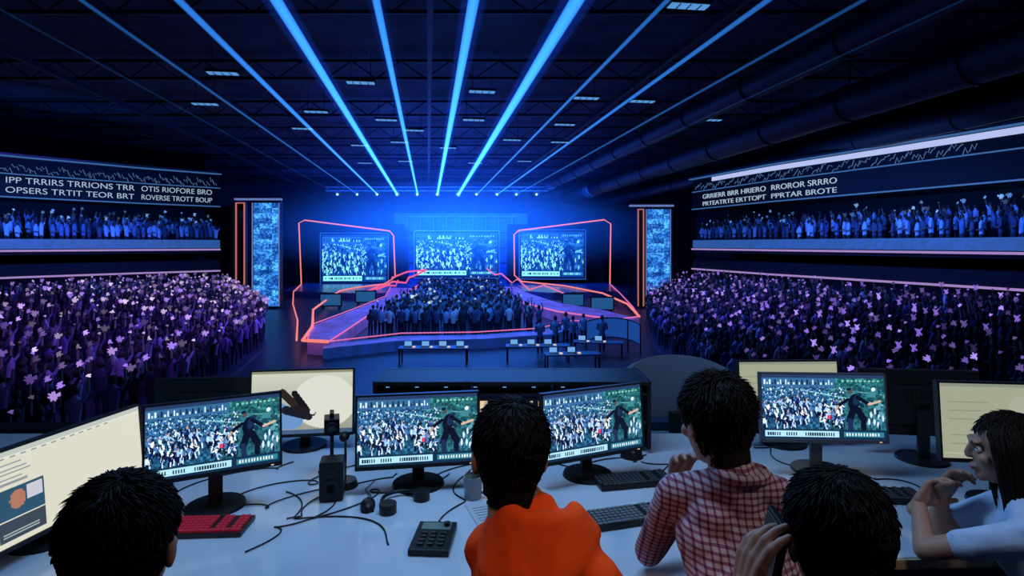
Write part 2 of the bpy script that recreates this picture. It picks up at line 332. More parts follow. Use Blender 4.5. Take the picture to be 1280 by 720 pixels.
for x,y in((-15.4,49),(-13.2,52),(5.2,49),(7.2,46)):
    b=B(); b.box((0,0,.75),(1.9,.15,1.1),0); b.box((0,-.09,.75),(1.7,.02,.9),1); b.box((-.7,.1,.1),(.1,.5,.2),0); b.box((.7,.1,.1),(.1,.5,.2),0)
    b.build('stage_confidence_monitor',[M_black,mat('confidence_feed',(.01,.01,.02),.4,emit=(.04,.25,.7),es=.35,var=.5,bscale=4,samp=False)],loc=(x,y,FL))
def tower(x0,x1,xf0,xf1,y,z0,z1):
    e=empty('led_tower',((x0+x1)/2,y,0)); cxx=(x0+x1)/2
    b=B(); b.box((0,.35,(z0+z1)/2),(x1-x0+.3,.6,z1-z0+.3),0); b.box((0,.2,(FL+z0)/2),(x1-x0,.8,max(.05,z0-FL)),0)
    f0,f1=xf0-cxx,xf1-cxx; b.box(((f0+f1)/2,.4,(z0+z1)/2),(abs(f1-f0),.5,z1-z0+.2),0)
    for q in(f0,f1): b.box((q,.05,(z0+z1)/2),(.08,.12,z1-z0),1)
    b.box(((f0+f1)/2,.05,z1),(abs(f1-f0),.12,.08),1)
    for q in(-1,1): b.box((q*((x1-x0)/2+.08),-.02,(z0+z1)/2),(.06,.1,z1-z0),2)
    b.box((-.6,-.05,z1+.3),(x1-x0+1.8,.5,.14),2)
    b.build('frame',[M_black,M_neond,mat('tower_cap',(.1,.15,.3),.5,emit=(.3,.45,1),es=.4,samp=False)],e)
    o=bpy.data.objects.new('led_face',LEDT); COL.objects.link(o); o.parent=e; o.scale=(x1-x0,1,z1-z0); o.location=(0,.02,(z0+z1)/2)
tower(-22.0,-19.9,-23.5,-22.8,49,FL+.2,5.35)
tower(11.5,13.4,10.75,11.2,49,FL+.2,4.8)
b=B(); b.box((-25.4,50,1),(2.6,.5,8.2),0); b.build('stage_wing_panel',[M_dark])
b=B(); b.box((14.9,50,.6),(2,.5,8.2),0); b.build('stage_wing_panel',[M_dark])

# ------------------------------------------------------------------ crowd
def sphv(c,r,nu,nv):
    v=[];f=[]
    for j in range(nv+1):
        th=math.pi*(.02+.96*j/nv)
        for i in range(nu): ph=2*math.pi*i/nu; v.append((c[0]+r*math.sin(th)*math.cos(ph),c[1]+r*math.sin(th)*math.sin(ph),c[2]+1.2*r*math.cos(th)))
    for j in range(nv):
        for i in range(nu): f.append((j*nu+i,(j+1)*nu+i,(j+1)*nu+(i+1)%nu,j*nu+(i+1)%nu))
    return v,f
def template(kind):
    rr=random.Random(kind)
    V=[];F=[];L=[]
    def ad(v,f,l):
        o=len(V); V.extend(v); F.extend([tuple(i+o for i in q) for q in f]); L.extend([l]*len(f))
    def lim(a,bb,ra,rb,l,n=5):
        t=B(); t.tube([a,bb],[ra,rb],n); ad([tuple(x) for x in t.v],t.f[:n],l)
    n=8; prof=[(.82,.13,.1),(1.0,.14,.1),(1.25,.19,.11),(1.42,.2,.1),(1.48,.08,.07),(1.56,.05,.05)]
    v=[(a*math.cos(2*math.pi*i/n),c*math.sin(2*math.pi*i/n),zz) for zz,a,c in prof for i in range(n)]
    f=[(j*n+i,j*n+(i+1)%n,(j+1)*n+(i+1)%n,(j+1)*n+i) for j in range(len(prof)-1) for i in range(n)]; ad(v,f,0)
    v,f=sphv((0,0,1.66),.1,8,5); ad(v,f,1)
    for s in(-1,1):
        lim((s*.09,0,.86),(s*.1,.03,.45),.08,.06,2); lim((s*.1,.03,.45),(s*.1,0,.03),.06,.04,2)
        up=(kind==1) or (kind>=2 and s==1)
        if up: lim((s*.19,0,1.4),(s*.28,.08,1.62),.05,.045,0); lim((s*.28,.08,1.62),(s*.22,.14,1.9),.04,.035,3)
        else: lim((s*.19,0,1.4),(s*.25,.04,1.12),.05,.045,0); lim((s*.25,.04,1.12),(s*.15,.2,1.05),.04,.035,3)
    if kind>=2: # added glowing tuft on a stick, standing in for phone-lit raised hands
        lim((.22,.14,1.88),(.23,.15,1.98),.012,.012,2,4); K=(6,10,13,16)[kind-2]; cz=2.0; sc=(.45,.65,.8,1.0)[kind-2]
        v,f=sphv((.23,.15,cz),.05*sc,6,4); ad(v,f,4)
        for k in range(K):
            a=rr.uniform(-.4,.4)+k*2*math.pi/K; R_=rr.uniform(.07,.13)*sc; lim((.23,.15,cz),(.23+R_*math.cos(a),.15+rr.uniform(-.1,.1)*sc,cz+R_*math.sin(a)),.03,.018,4,4)
    return np.array(V),F,np.array(L)
TPL=[template(k) for k in range(6)]
M_cr=attrmat('crowd_clothes',0,.8); M_stick=attrmat('crowd_glow_tuft',1.0,.4,False,False)
DARKP=[(.012,.012,.04)]*5+[(.03,.03,.09),(.08,.06,.2),(.3,.25,.5),(.4,.35,.65),(.03,.03,.06),(.15,.1,.32)]
def crowd(name,pts,face,up=.3,stick=.2,palette=None,stickcol=((.6,.36,1),(.8,.6,1),(.38,.2,.9)),skin=1.0):
    V=[];F=[];C=[];MI=[]; o=0
    for (x,y,zz) in pts:
        r=random.random(); k=random.randint(2,5) if r<stick else (1 if r<stick+up else 0)
        tv,tf,tl=TPL[k]; s=random.uniform(.93,1.08); a=math.atan2(face[1]-y,face[0]-x)-math.pi/2+random.uniform(-.3,.3)
        ca,sa=math.cos(a)*s,math.sin(a)*s
        P=np.stack([tv[:,0]*ca-tv[:,1]*sa+x,tv[:,0]*sa+tv[:,1]*ca+y,tv[:,2]*s+zz],-1); V.append(P)
        F+= [tuple(i+o for i in q) for q in tf]; o+=len(tv)
        cl=np.array(random.choice(palette or DARKP)); pan=np.array((.015,.015,.05)); sk=np.array(random.choice([(.3,.2,.2),(.18,.12,.12),(.38,.28,.28)]))*skin; hair=np.array((.015,.012,.02)); sc=np.array(random.choice(stickcol))*random.choice([.12,.25,.4,.7,1])
        tab=[cl,hair*.8+sk*.12,pan,sk,sc]
        for l,q in zip(tl,tf): C.append(np.tile(np.append(tab[l],1),(len(q),1))); MI.append(1 if l==4 else 0)
    V=np.concatenate(V); me=bpy.data.meshes.new(name); me.from_pydata(V.tolist(),[],F)
    at=me.color_attributes.new('Col','FLOAT_COLOR','CORNER'); at.data.foreach_set('color',np.concatenate(C).ravel().astype(np.float32))
    me.polygons.foreach_set('material_index',MI); me.polygons.foreach_set('use_smooth',[True]*len(F))
    me.materials.append(M_cr); me.materials.append(M_stick); ob=bpy.data.objects.new(name,me); COL.objects.link(ob)
def lerp(a,b,t): return a+(b-a)*t
def pl(line,t):
    n=len(line)-1; i=min(int(t*n),n-1); u=t*n-i; return (lerp(line[i][0],line[i+1][0],u),lerp(line[i][1],line[i+1][1],u))
WL=[(-21.8,43),(-25.5,39.5),(-29.5,34.5),(-33.5,28),(-36,20),(-37,12)]
IL=[(-19,42),(-15.5,36),(-13.2,31),(-11.6,24),(-10.6,17),(-10,10)]
WR=[(14.6,46.5),(17,38),(20,30.5),(22.5,24),(25,17),(26,11)]
IR=[(10.2,44),(8.6,36),(7.6,30.5),(7.2,23.5),(7.0,16),(7,10)]
def stand(W,I,z0,z1,n,name):
    b=B(); pts=[]
    for r in range(n):
        t0,t1=r/n,(r+1)/n; zz=lerp(z0,z1,(r+.5)/n); K=16
        A=[(lerp(pl(I,k/K)[0],pl(W,k/K)[0],t0),lerp(pl(I,k/K)[1],pl(W,k/K)[1],t0)) for k in range(K+1)]
        C=[(lerp(pl(I,k/K)[0],pl(W,k/K)[0],t1),lerp(pl(I,k/K)[1],pl(W,k/K)[1],t1)) for k in range(K+1)]
        for k in range(K):
            q=[A[k],A[k+1],C[k+1],C[k]]; v=[(x,y,FL) for x,y in q]+[(x,y,zz) for x,y in q]
            b.add(v,[(4,5,6,7),(0,1,5,4),(1,2,6,5),(2,3,7,6),(3,0,4,7)],0)
        L=sum(math.dist(A[k],A[k+1]) for k in range(K)); m=int(L/.56)
        for j in range(m):
            if random.random()<.94:
                u=(j+random.uniform(.2,.8))/m; p=pl(I,u); q=pl(W,u); t=lerp(t0,t1,random.uniform(.3,.7)); pts.append((lerp(p[0],q[0],t),lerp(p[1],q[1],t),zz))
    b.build(name,[M_conc]); return pts
pL=stand(WL,IL,FL+.05,-2.35,20,'seating_stand'); pR=stand(WR,IR,FL+.05,-2.2,16,'seating_stand')
crowd('crowd_of_spectators',pL,(-7,60),.12,.8,skin=.6); crowd('crowd_of_spectators',pR,(-7,60),.12,.7,stickcol=((.3,.16,.85),(.45,.28,1),(.2,.12,.6)),skin=.6)
pts=[]
for r in range(26):
    y=34+r*1.15
    x0=-8.6 if y<50 else lerp(-8.6,-10,(y-50)/14); x1=lerp(2,-2,(y-34)/30)
    m=int((x1-x0)/.62)
    for j in range(m):
        if random.random()<.88: pts.append((x0+(j+random.uniform(.2,.8))*.62,y+random.uniform(-.3,.3),FL))
crowd('crowd_of_spectators',pts,(-7,75),.2,.3,palette=[(.1,.2,.4),(.25,.45,.8),(.02,.03,.08),(.5,.65,.9),(.05,.08,.2)],stickcol=((.1,.35,.9),(.3,.5,1),(.6,.8,1)),skin=.7)
def balcony(line,s,name):
    e=empty(name); b=B()
    def off(d): 
        L=[Vector((x,y)) for x,y in line]; o=[]
        for i in range(len(L)):
            q=(L[min(i+1,len(L)-1)]-L[max(i-1,0)]).normalized(); o.append((L[i].x+q.y*d,L[i].y-q.x*d))
        return o
    b.band(line,7.0,7.2,.35*s,3); b.band(line,4.75,7.0,-.35*s,0)
    b.band(line,4.6,4.78,-3.8*s,0); b.band(line,4.60,4.67,.12*s,5); b.band(line,5.98,6.04,.1*s,5); b.band(line,7.0,7.06,.4*s,5)
    b.band(line,1.55,2.15,-.15*s,4); b.band(line,1.38,1.5,.15*s,1); b.band(line,1.2,1.5,-3.8*s,0)
    b.band(off(-1.2*s),1.5,1.75,-2.4*s,0); b.band(off(-2.2*s),1.75,2.1,-1.4*s,0)
    b.band(line,-.2,-.09,.15*s,1); b.band(line,-.05,.5,-.3*s,0); b.band(off(-.2*s),-.9,-.15,-3*s,0); b.band(off(-.2*s),.5,.62,-3*s,0)
    b.band(off(-3.6*s),FL,9,-.3*s,0)
    b.build('structure',[M_dark,M_ribbon,M_steel,M_trim,mat('ribbon_screen',(.02,.05,.12),.4,emit=(.06,.22,.7),es=.35,var=.6,bscale=3,samp=False),E('blue_edge_led',(.1,.3,.8),.4)],e)
    pts=[]
    for d,zz in((.6,1.5),(1.6,1.75),(2.7,2.1)):
        L=off(-d*s); m=int(sum(math.dist(L[i],L[i+1]) for i in range(len(L)-1))/.45)
        for j in range(m): 
            if random.random()<.95: p=pl(L,(j+random.uniform(.2,.8))/m); pts.append((p[0],p[1],zz))
    crowd('crowd_of_spectators',pts,(-7,40),.1,.4,palette=[(.3,.5,.9),(.1,.2,.5),(.4,.6,1),(.05,.08,.2),(.03,.06,.18)],stickcol=((.1,.3,.9),(.2,.45,1)),skin=.5)
    return e
eL=balcony(WL,-1,'balcony_gallery'); eR=balcony(WR,1,'balcony_gallery')
def onwall(line,t,z,d=0,s=1):
    p=pl(line,t); q=pl(line,min(1,t+.01)); p0=pl(line,max(0,t-.01)); dx,dy=q[0]-p0[0],q[1]-p0[1]; L=math.hypot(dx,dy); return (p[0]+dy/L*d*s,p[1]-dx/L*d*s,z)
for line,s,e in((WL,-1,eL),(WR,1,eR)):
    b=B()
    for k in range(60):
        t=.0085*k+.01; z0=6.2+.15*math.sin(k*1.7); 
        b.tube([onwall(line,t,z0,.06,s),onwall(line,t+.003,z0+random.uniform(.1,.35),.06,s),onwall(line,t+.006,z0+random.uniform(0,.25),.06,s),onwall(line,t+.009,z0+random.uniform(.1,.45),.06,s)],.022,4)
    b.build('light_garland',[E('garland_led',(.2,.42,.9),.3)],e)
b=B(); b.band([onwall(WR,t,0,0)[:2] for t in np.linspace(.06,1,20)],6.65,6.95,.1,0); b.build('led_ribbon',[M_ribw],eR)
def text(s,p0,p1,z,size,parent):
    c=bpy.data.curves.new('led_text','FONT'); c.body=s; c.size=size; c.extrude=.02; c.offset=-.004; c.materials.append(M_text)
    o=bpy.data.objects.new('led_text',c); COL.objects.link(o); bpy.context.view_layer.update()
    d=Vector((p1[0]-p0[0],p1[1]-p0[1],0)); L=d.length; d.normalize(); n=Vector((d.y,-d.x,0))
    sc=L/max(o.dimensions.x,.01); Mx=Matrix(((d.x*sc,0,n.x,p0[0]+n.x*.25),(d.y*sc,0,n.y,p0[1]+n.y*.25),(0,1,0,z),(0,0,0,1))); o.matrix_world=Mx
    o.parent=parent
a=(-29.9,33.9); m=(-25.7,39.0); m2=(-25.4,39.35); q=(-22.2,42.4)
text('IPP TRRIRS TRRIONS TRR',a,m,5.45,.52,eL); text('OTIS RIOFORE BRO',m2,q,5.45,.52,eL)
text('OPSERS TRTIT TEOR BRT',a,m,4.88,.5,eL); text('ROVERSE TROTT BOUP',m2,q,4.88,.5,eL)
a=(15.1,45.0); m=(17.0,38.2); m2=(17.15,37.75); q=(18.9,33.3)
text('GRRIERR BRR HRIERO',a,m,5.36,.5,eR); text('RROROR SRRRO',m2,q,5.36,.5,eR)
text('PRTEATRTE ERTTOPT',a,m,4.82,.46,eR); text('PPRTAR BROTE',m2,q,4.82,.46,eR)

# ------------------------------------------------------------------ production area on the arena floor
M_lap=E('laptop_glow',(.2,.5,1),.8)
M_tab=mat('production_table_top',(.06,.14,.32),.4)
for (x,y,rz,Lx) in((-3.6,26.5,0,3.2),(1.2,27,.05,3),(4.2,28,-.15,2.4),(2.6,25,.1,2.4)):
    b=B(); b.box((0,0,.74),(Lx,.8,.05),0)
    for sx in(-1,1):
        for sy in(-1,1): b.box((sx*(Lx/2-.08),sy*.33,.36),(.06,.06,.72),1)
    for k in range(int(Lx/.8)):
        xx=-Lx/2+.4+k*.8; b.box((xx,0,.775),(.36,.25,.02),1); b.box((xx,.14,.9),(.36,.02,.24),1); b.box((xx,.126,.9),(.33,.006,.21),2); b.box((xx+.3,-.1,.79),(.12,.18,.04),3)
    b.build('production_table',[M_tab,M_black,M_lap,M_warm],loc=(x,y,FL),rot=(0,0,rz))
crowd('crew_members',[(2.2,29.2,FL),(4.6,29.4,FL),(3.2,30.2,FL),(1.4,28.8,FL),(2.9,31,FL),(3.9,31.4,FL)],(0,60),0,0,palette=[(.2,.4,.75),(.12,.25,.5),(.4,.55,.85)],skin=.6)
b=B()
for k in range(13):
    t0,t1=[math.pi*(.15+.7*(k+j)/13) for j in(0,1)]
    f=lambda t,z:(1.6*math.cos(t),.9*math.sin(t),z+.4*math.sin(t))
    b.add([f(t0,0),f(t1,0),f(t1,1.0),f(t0,1.0)],[(0,1,2,3)],0,True)
    b.tube([f(t0,1.0),f(t1,1.0)],.04,6,1); b.tube([f(t0,0),f(t1,0)],.04,6,1)
for k in(0,4,9,13): t=math.pi*(.15+.7*k/13); b.cyl((1.6*math.cos(t),.9*math.sin(t),-.3),(1.6*math.cos(t),.9*math.sin(t),1.0+.4*math.sin(t)),.04,n=6,m=1)
b.build('curved_led_banner',[M_bluelit,M_trim],loc=(4.9,28.8,FL+.3),rot=(0,0,-.5))

# ------------------------------------------------------------------ arena lights
BL=(.02,.15,1)
area('stage_wash_light',(-7,66,7.6),(-7,84,1),34,1.5,BL,5500)
area('stage_floor_light',(-5,52,7.5),(-5,52,-4),18,24,(.03,.2,1),4400)
area('floor_fill_light',(-1,30,7.5),(-1,29,-4),12,8,(.08,.32,1),1600)  # added fill without a fixture, brightens the production area floor
for x in(-14,-7,0): spot('wall_spot_light',(x,60,6.5),(x,86,3),60,(.015,.17,1),18000)
spot('crowd_violet_light',(-6,26,7),(-24,29,-3),75,(.22,.08,1),5500); spot('crowd_violet_light',(-10,14,6),(-17,24,-3),70,(.35,.15,1),2000)
spot('crowd_violet_light',(4,28,7),(17,31,-3),80,(.12,.06,1),3600)
area('balcony_light',(-25.5,32.5,4.3),(-29.2,36.5,2.8),12,.4,(.05,.24,1),600); area('balcony_light',(16,30,4.3),(20,32,2.8),14,.4,(.07,.28,1),500)
area('roof_fill_light',(-7,52,7.2),(-7,52,12),12,32,(.02,.12,1),900)  # added upward fill without a fixture, turns the ceiling around the beams blue

# ------------------------------------------------------------------ control room
b=B(); b.box((0,1.2,-.15),(9,6.8,.3)); b.build('floor',[mat('carpet',(.02,.022,.03),.9,bump=.3,bscale=300,bd=.003)])
b=B(); b.box((0,4.5,.2),(9,.12,.4)); b.box((0,4.5,.41),(9,.2,.04)); b.build('balcony_parapet',[M_dark],bev=.008)
DZ=.75
def desk(poly):
    e=empty('control_desk'); b=B(); b.prism(poly,DZ-.035,DZ,0); b.build('top',[M_desk],e,.008)
    n=len(poly)//2; b=B(); fr=poly[:n]
    b.band(fr,DZ-.036,DZ-.004,.012,0); b.build('edge_trim',[M_wood],e)
    b=B()
    for x in(-2.7,-1.2,.2,1.2,2.7): b.box((x,2.75,(DZ-.035)/2),(.05,.9,DZ-.035),0)
    b.box((0,3.2,.4),(5.6,.03,.62),0); b.build('base',[M_dark],e)
fedge=[(-3,1.5),(-2,1.62),(-1.2,1.72),(-.5,1.8),(.2,1.84),(.6,1.88),(.9,1.96),(1.3,2.02),(1.8,2.04),(2.4,1.98),(3,1.85)]
desk(fedge+[(3,3.35),(2.4,3.35),(1.8,3.35),(1.3,3.35),(.9,3.35),(.6,3.35),(.2,3.35),(-.5,3.35),(-1.2,3.35),(-2,3.35),(-3,3.35)])

def monitor(cx_,cy_,cz_,w_,h_,yaw,me=None,tilt=5,flip=False,bez=None):
    e=empty('computer_monitor',(cx_,cy_,DZ),(0,0,math.radians(yaw+(180 if flip else 0)))); zc=cz_-DZ
    R=Matrix.Rotation(math.radians(-tilt),3,'X'); b=B()
    def bx(c,d,m=0): b.box(Vector((0,0,zc))+R@Vector(c),d,m,R)
    t=.009
    bx((0,.014,0),(w_+2*t,.024,h_+2*t)); 
    for sx in(-1,1): bx((sx*(w_/2+t/2),-.001,0),(t,.012,h_+2*t))
    bx((0,-.001,h_/2+t/2),(w_+2*t,.012,t)); bx((0,-.001,-h_/2-t*.9),(w_+2*t,.012,t*1.8))
    bx((0,.035,-.01),(w_*.62,.03,h_*.6)); bx((w_/2-.03,-.008,-h_/2-t*.9),(.012,.003,.004),1)
    for k in range(8): bx((-.08+k*.022,.052,.03),(.012,.004,.06),0)
    b.box((0,.075,zc*.5+.01),(.055,.02,zc),0); b.box((0,.06,zc),(.06,.05,.05),0)
    b.cyl((0,.06,.0),(0,.06,.012),.12,.115,28,0)
    b.build('housing',[bez or M_bezel,M_warm],e,.003)
    if me:
        o=bpy.data.objects.new('display',me); COL.objects.link(o); o.parent=e; o.scale=(w_,1,h_); o.rotation_euler=(math.radians(-tilt),0,0); o.location=(0,-.0015,zc)
    return e
monitor(-1.68,2.14,.985,.74,.32,80,UIW)
monitor(-1.215,2.36,1.065,.49,.285,27,G1)
monitor(-.42,2.58,1.02,.53,.30,9,G1)
monitor(.385,2.69,1.02,.53,.295,24,G1)
monitor(1.48,2.74,1.075,.57,.30,-3,G1,bez=mat('light_bezel',(.1,.11,.13),.35))
monitor(2.06,2.38,1.115,.54,.305,-6,UIO)
monitor(1.5,3.12,1.055,.54,.31,2,UIO)
monitor(-1.12,3.08,1.005,.52,.33,8,UIE)
monitor(-1.62,3.08,.98,.5,.3,6,None,0,True)
monitor(2.1,3.0,1.03,.56,.32,-8,None,0,True)
b=B(); b.box((0,0,.365),(1.44,.02,.03),0); b.box((0,-.14,.37),(1.46,.34,.018),0); b.box((0,-.14,.31),(1.44,.32,.012),0); b.box((0,-.14,.16),(1.44,.32,.012),0)
for x in(-.72,-.24,.24,.72): b.box((x,-.14,.2),(.02,.32,.36),0)
for x in(-.48,0,.48): b.box((x,-.12,.338),(.42,.26,.044),1); b.box((x,-.255,.338),(.38,.01,.03),2); b.box((x,-.12,.23),(.42,.26,.1),1); b.box((x,-.12,.08),(.42,.26,.12),1)
for k in range(9): b.box((-.66+k*.155,-.262,.34),(.02,.006,.004),3)
for x in(-.15,-.10,.09,.16): b.box((x,-.258,.235),(.04,.008,.06),4)
b.build('equipment_rack',[M_black,M_bezel,M_steel,M_lap,M_warm],loc=(0,3.32,DZ),bev=.003)
def chair(loc,rz):
    b=B(); N=14
    for k in range(N):
        t0,t1=[math.pi*(.12+.76*(k+j)/N) for j in(0,1)]
        def f(t,r,z): return (.36*r*math.cos(t),.2*r*math.sin(t),z)
        h=lambda t:.94+.13*math.sin(t)
        v=[f(t0,1,.62),f(t1,1,.62),f(t1,1,h(t1)),f(t0,1,h(t0)),f(t0,1.14,.62),f(t1,1.14,.62),f(t1,1.16,h(t1)-.02),f(t0,1.16,h(t0)-.02)]
        b.add(v,[(0,1,2,3),(7,6,5,4),(3,2,6,7),(0,4,5,1)],0,True)
    b.box((0,-.05,.48),(.52,.5,.1),0); b.cyl((0,-.05,.1),(0,-.05,.44),.03,n=12,m=1)
    b.box((0,.16,.55),(.08,.04,.25),1)
    for k in range(5):
        a=k*2*math.pi/5; b.box((.14*math.cos(a),-.05+.14*math.sin(a),.09),(.28,.04,.03),1,Matrix.Rotation(a,3,'Z')); b.sph((.28*math.cos(a),-.05+.28*math.sin(a),.035),.035,10,6,1)
    b.build('office_chair',[M_grey,M_black],loc=loc,rot=(0,0,rz),bev=.01)
chair((1.14,3.88,0),0)
def stool(x,y,h=.49):
    b=B(); b.cyl((0,0,h-.06),(0,0,h),.19,.18,28,0); b.cyl((0,0,.08),(0,0,h-.06),.025,n=12,m=1)
    for k in range(5):
        a=k*2*math.pi/5; b.box((.12*math.cos(a),.12*math.sin(a),.08),(.24,.035,.025),1,Matrix.Rotation(a,3,'Z')); b.sph((.24*math.cos(a),.24*math.sin(a),.03),.03,10,6,1)
    b.build('stool',[M_grey,M_black],loc=(x,y,0),bev=.006)
def keyboard(x,y,rz,mk,wd=.43,base=M_black):
    b=B(); b.box((0,0,.009),(wd,.145,.016),0)
    n=int(wd/.0205)
    for r in range(6):
        yy=.056-r*.0215; 
        if r==5:
            xx=-wd/2+.015
            for wk in(.026,.02,.02,.11,.02,.02,.026,.018,.018,.018,.04,.018):
                if xx+wk<wd/2-.005: b.box((xx+wk/2,yy,.02),(wk-.003,.017,.009),1); xx+=wk
        else:
            for k in range(n): 
                if k in(int(n*.66),int(n*.83)): continue
                b.box((-wd/2+.014+k*.0203,yy,.02),(.0165,.016,.009),1)
    b.build('keyboard',[base,mk],loc=(x,y,DZ+.001),rot=(.0,0,rz),bev=.0015)
M_kk=mat('grey_keys',(.16,.18,.2),.4)
keyboard(.47,2.31,.28,M_kk,.40); keyboard(.56,2.66,.2,M_key,.36); keyboard(-1.2,2.22,.06,M_redkey,.36,mat('red_base',(.03,.008,.012),.4))
keyboard(1.62,2.5,-.1,M_key,.3)
def mouse(x,y,rz,m=M_black):
    b=B(); b.sph((0,0,.012),(.031,.055,.024),18,10,0); b.box((0,.028,.034),(.008,.018,.006),1); b.box((0,0,.003),(.05,.09,.005),0); b.tube([(0,.05,.01),(.01,.1,.004),(-.02,.18,.004),(.02,.27,.004)],.002,5,0)
    b.build('computer_mouse',[m,M_kk],loc=(x,y,DZ+.001),rot=(0,0,rz))
mouse(-.60,2.4,.2); mouse(1.02,2.25,-.3,M_bezel); mouse(.82,2.42,.2)
def deck(x,y,rz,name='control_keypad'):
    b=B(); b.box((0,0,.012),(.145,.21,.022),0); b.box((0,.065,.025),(.11,.05,.004),1)
    for r in range(4):
        for c in range(3): b.box((-.036+c*.036,.015-r*.027,.026),(.024,.017,.006),2)
    b.cyl((.04,.065,.026),(.04,.065,.04),.012,n=16,m=2)
    b.build(name,[M_black,mat('lcd',(.02,.05,.07),.2,emit=(.15,.35,.45),es=.2),M_bezel],loc=(x,y,DZ+.001),rot=(0,0,rz),bev=.002)
deck(-.29,2.13,-.05); 
def mic(x,y,hgt,b0=.0):
    b=B(); b.cyl((0,0,0),(0,0,.03),.06,.05,22,0); b.tube([(0,0,.03),(0,.01,hgt*.5),(b0*.4,-.02,hgt*.85),(b0,-.06,hgt)],.006,8,0); b.sph((b0,-.075,hgt+.01),(.022,.034,.022),16,10,0); b.box((0,-.03,.033),(.02,.015,.008),1)
    b.build('gooseneck_microphone',[M_black,M_kk],loc=(x,y,DZ))
mic(-.76,2.62,.24,.02); mic(.62,2.98,.3,-.03)
def webcam(x,y,h):
    b=B()
    for k in range(3): a=k*2.094+.5; b.cyl((0,0,.1),(.07*math.cos(a),.07*math.sin(a),.003),.006,n=8)
    b.cyl((0,0,.09),(0,0,h-.03),.009,n=10); b.box((0,0,h),(.07,.1,.07),0); b.cyl((0,-.05,h),(0,-.09,h),.026,.03,20,0); b.cyl((0,-.09,h),(0,-.093,h),.02,n=20,m=1); b.box((0,.02,h+.045),(.02,.07,.02),0)
    b.build('small_camera',[M_black,mat('lens_glass',(.02,.03,.06),.05)],loc=(x,y,DZ),rot=(0,0,.3),bev=.004)
webcam(-.86,2.75,.24); webcam(-.66,2.88,.22)
def speaker(x,y,rz):
    b=B(); b.box((0,0,.085),(.1,.1,.17),0); b.cyl((0,-.05,.06),(0,-.055,.06),.036,n=24,m=1); b.cyl((0,-.055,.06),(0,-.05,.06),.02,.012,24,0); b.cyl((0,-.05,.125),(0,-.055,.125),.018,n=20,m=1)
    b.build('desk_speaker',[M_black,M_bezel],loc=(x,y,DZ),rot=(0,0,rz),bev=.008)
speaker(-.78,2.5,.2); speaker(-1.66,2.86,.4)
b=B(); b.cyl((0,0,0),(0,0,.095),.036,.041,26,0); b.cyl((0,0,.0952),(0,0,.097),.036,n=26,m=1); b.tube([(.038,0,.075),(.065,0,.07),(.068,0,.045),(.058,0,.025),(.037,0,.02)],.006,8,0)
b.build('coffee_mug',[mat('ceramic',(.3,.33,.38),.3),mat('coffee',(.03,.015,.01),.2)],loc=(-.17,2.5,DZ))
b=B(); b.tube([(.08*math.cos(t),.08*math.sin(t),.02) for t in np.linspace(-.3,math.pi+.3,16)],.008,8); b.cyl((.085,-.03,.0),(.085,-.03,.04),.035,n=18); b.cyl((-.085,-.03,.0),(-.085,-.03,.04),.035,n=18)
b.build('headphones',[M_black],loc=(-.47,2.44,DZ),rot=(0,0,.8))
b=B(); b.box((0,0,.002),(.21,.29,.002),0)
for k in range(9): b.box((-.02,.1-k*.022,.0034),(.13,.004,.0006),1)
b.build('paper_sheet',[mat('paper',(.55,.6,.65),.8),M_kk],loc=(-.05,2.32,DZ+.001),rot=(0,0,.35))
b=B()
def cable(x0,y0,x1,y1,am,r=.003):
    p=[]; n=44; ph=random.uniform(0,6)
    for i in range(n+1):
        t=i/n; k=math.sin(t*math.pi); p.append((lerp(x0,x1,t)+am*k*math.sin(t*7+ph),lerp(y0,y1,t)+am*k*math.cos(t*6+ph),DZ+.004))
    b.tube(p,r,6)
for a in[(-1.2,2.5,-.7,2.9,.12),(-1.0,2.55,-.45,2.1,.1),(-.9,2.3,-.55,2.75,.1),(-.4,2.7,.1,2.95,.08),(-.3,2.75,-.8,2.3,.12),(.3,2.75,.7,3.0,.1),(.1,2.9,.75,2.6,.12),(.8,2.7,1.2,2.95,.1),(1.1,2.8,1.45,2.5,.08),(1.6,2.8,1.3,3.1,.1),(-1.5,2.5,-1.1,2.9,.1),(-.75,2.45,-.95,2.05,.07),(.9,2.5,.65,2.9,.1),(-.29,2.22,-.2,2.8,.06),(1.7,2.7,1.85,2.5,.06),(-1.3,2.3,-.8,2.6,.09)]: cable(*a)
b.build('desk_cables',[M_black])

# ------------------------------------------------------------------ people
def skinmat(n,c): 
    m=mat(n,c,.5,bump=.08,bscale=300,var=.08,bd=.002); m.node_tree.nodes['Principled BSDF'].inputs['Subsurface Weight'].default_value=.08; m.node_tree.nodes['Principled BSDF'].inputs['Subsurface Radius'].default_value=(.01,.004,.002); return m
M_skin=skinmat('skin',(.46,.25,.17)); M_skind=skinmat('skin_tan',(.30,.16,.11)); M_hair=mat('black_hair',(.004,.004,.005),.6,spec=.15); M_hairb=mat('dark_brown_hair',(.013,.007,.006),.6,spec=.2)
M_eye=mat('eye_white',(.7,.7,.7),.2); M_iris=mat('iris',(.03,.015,.01),.1); M_lip=mat('lips',(.4,.14,.12),.5)
M_pants=mat('dark_denim',(.02,.025,.05),.85,bump=.3,bscale=200,bd=.002); M_shoe=mat('shoe_leather',(.015,.015,.015),.4)
def cloth(n,c,b_=.5): return mat(n,c,.85,bump=b_,bscale=9,var=.1,bd=.03,spec=.2)
M_orange=cloth('orange_hoodie',(1,.10,.010),.35); M_blackT=cloth('black_sweater',(.006,.007,.011)); M_tee=cloth('pale_blue_tshirt',(.5,.66,.9),.3); M_navy=cloth('navy_shirt',(.010,.013,.03))
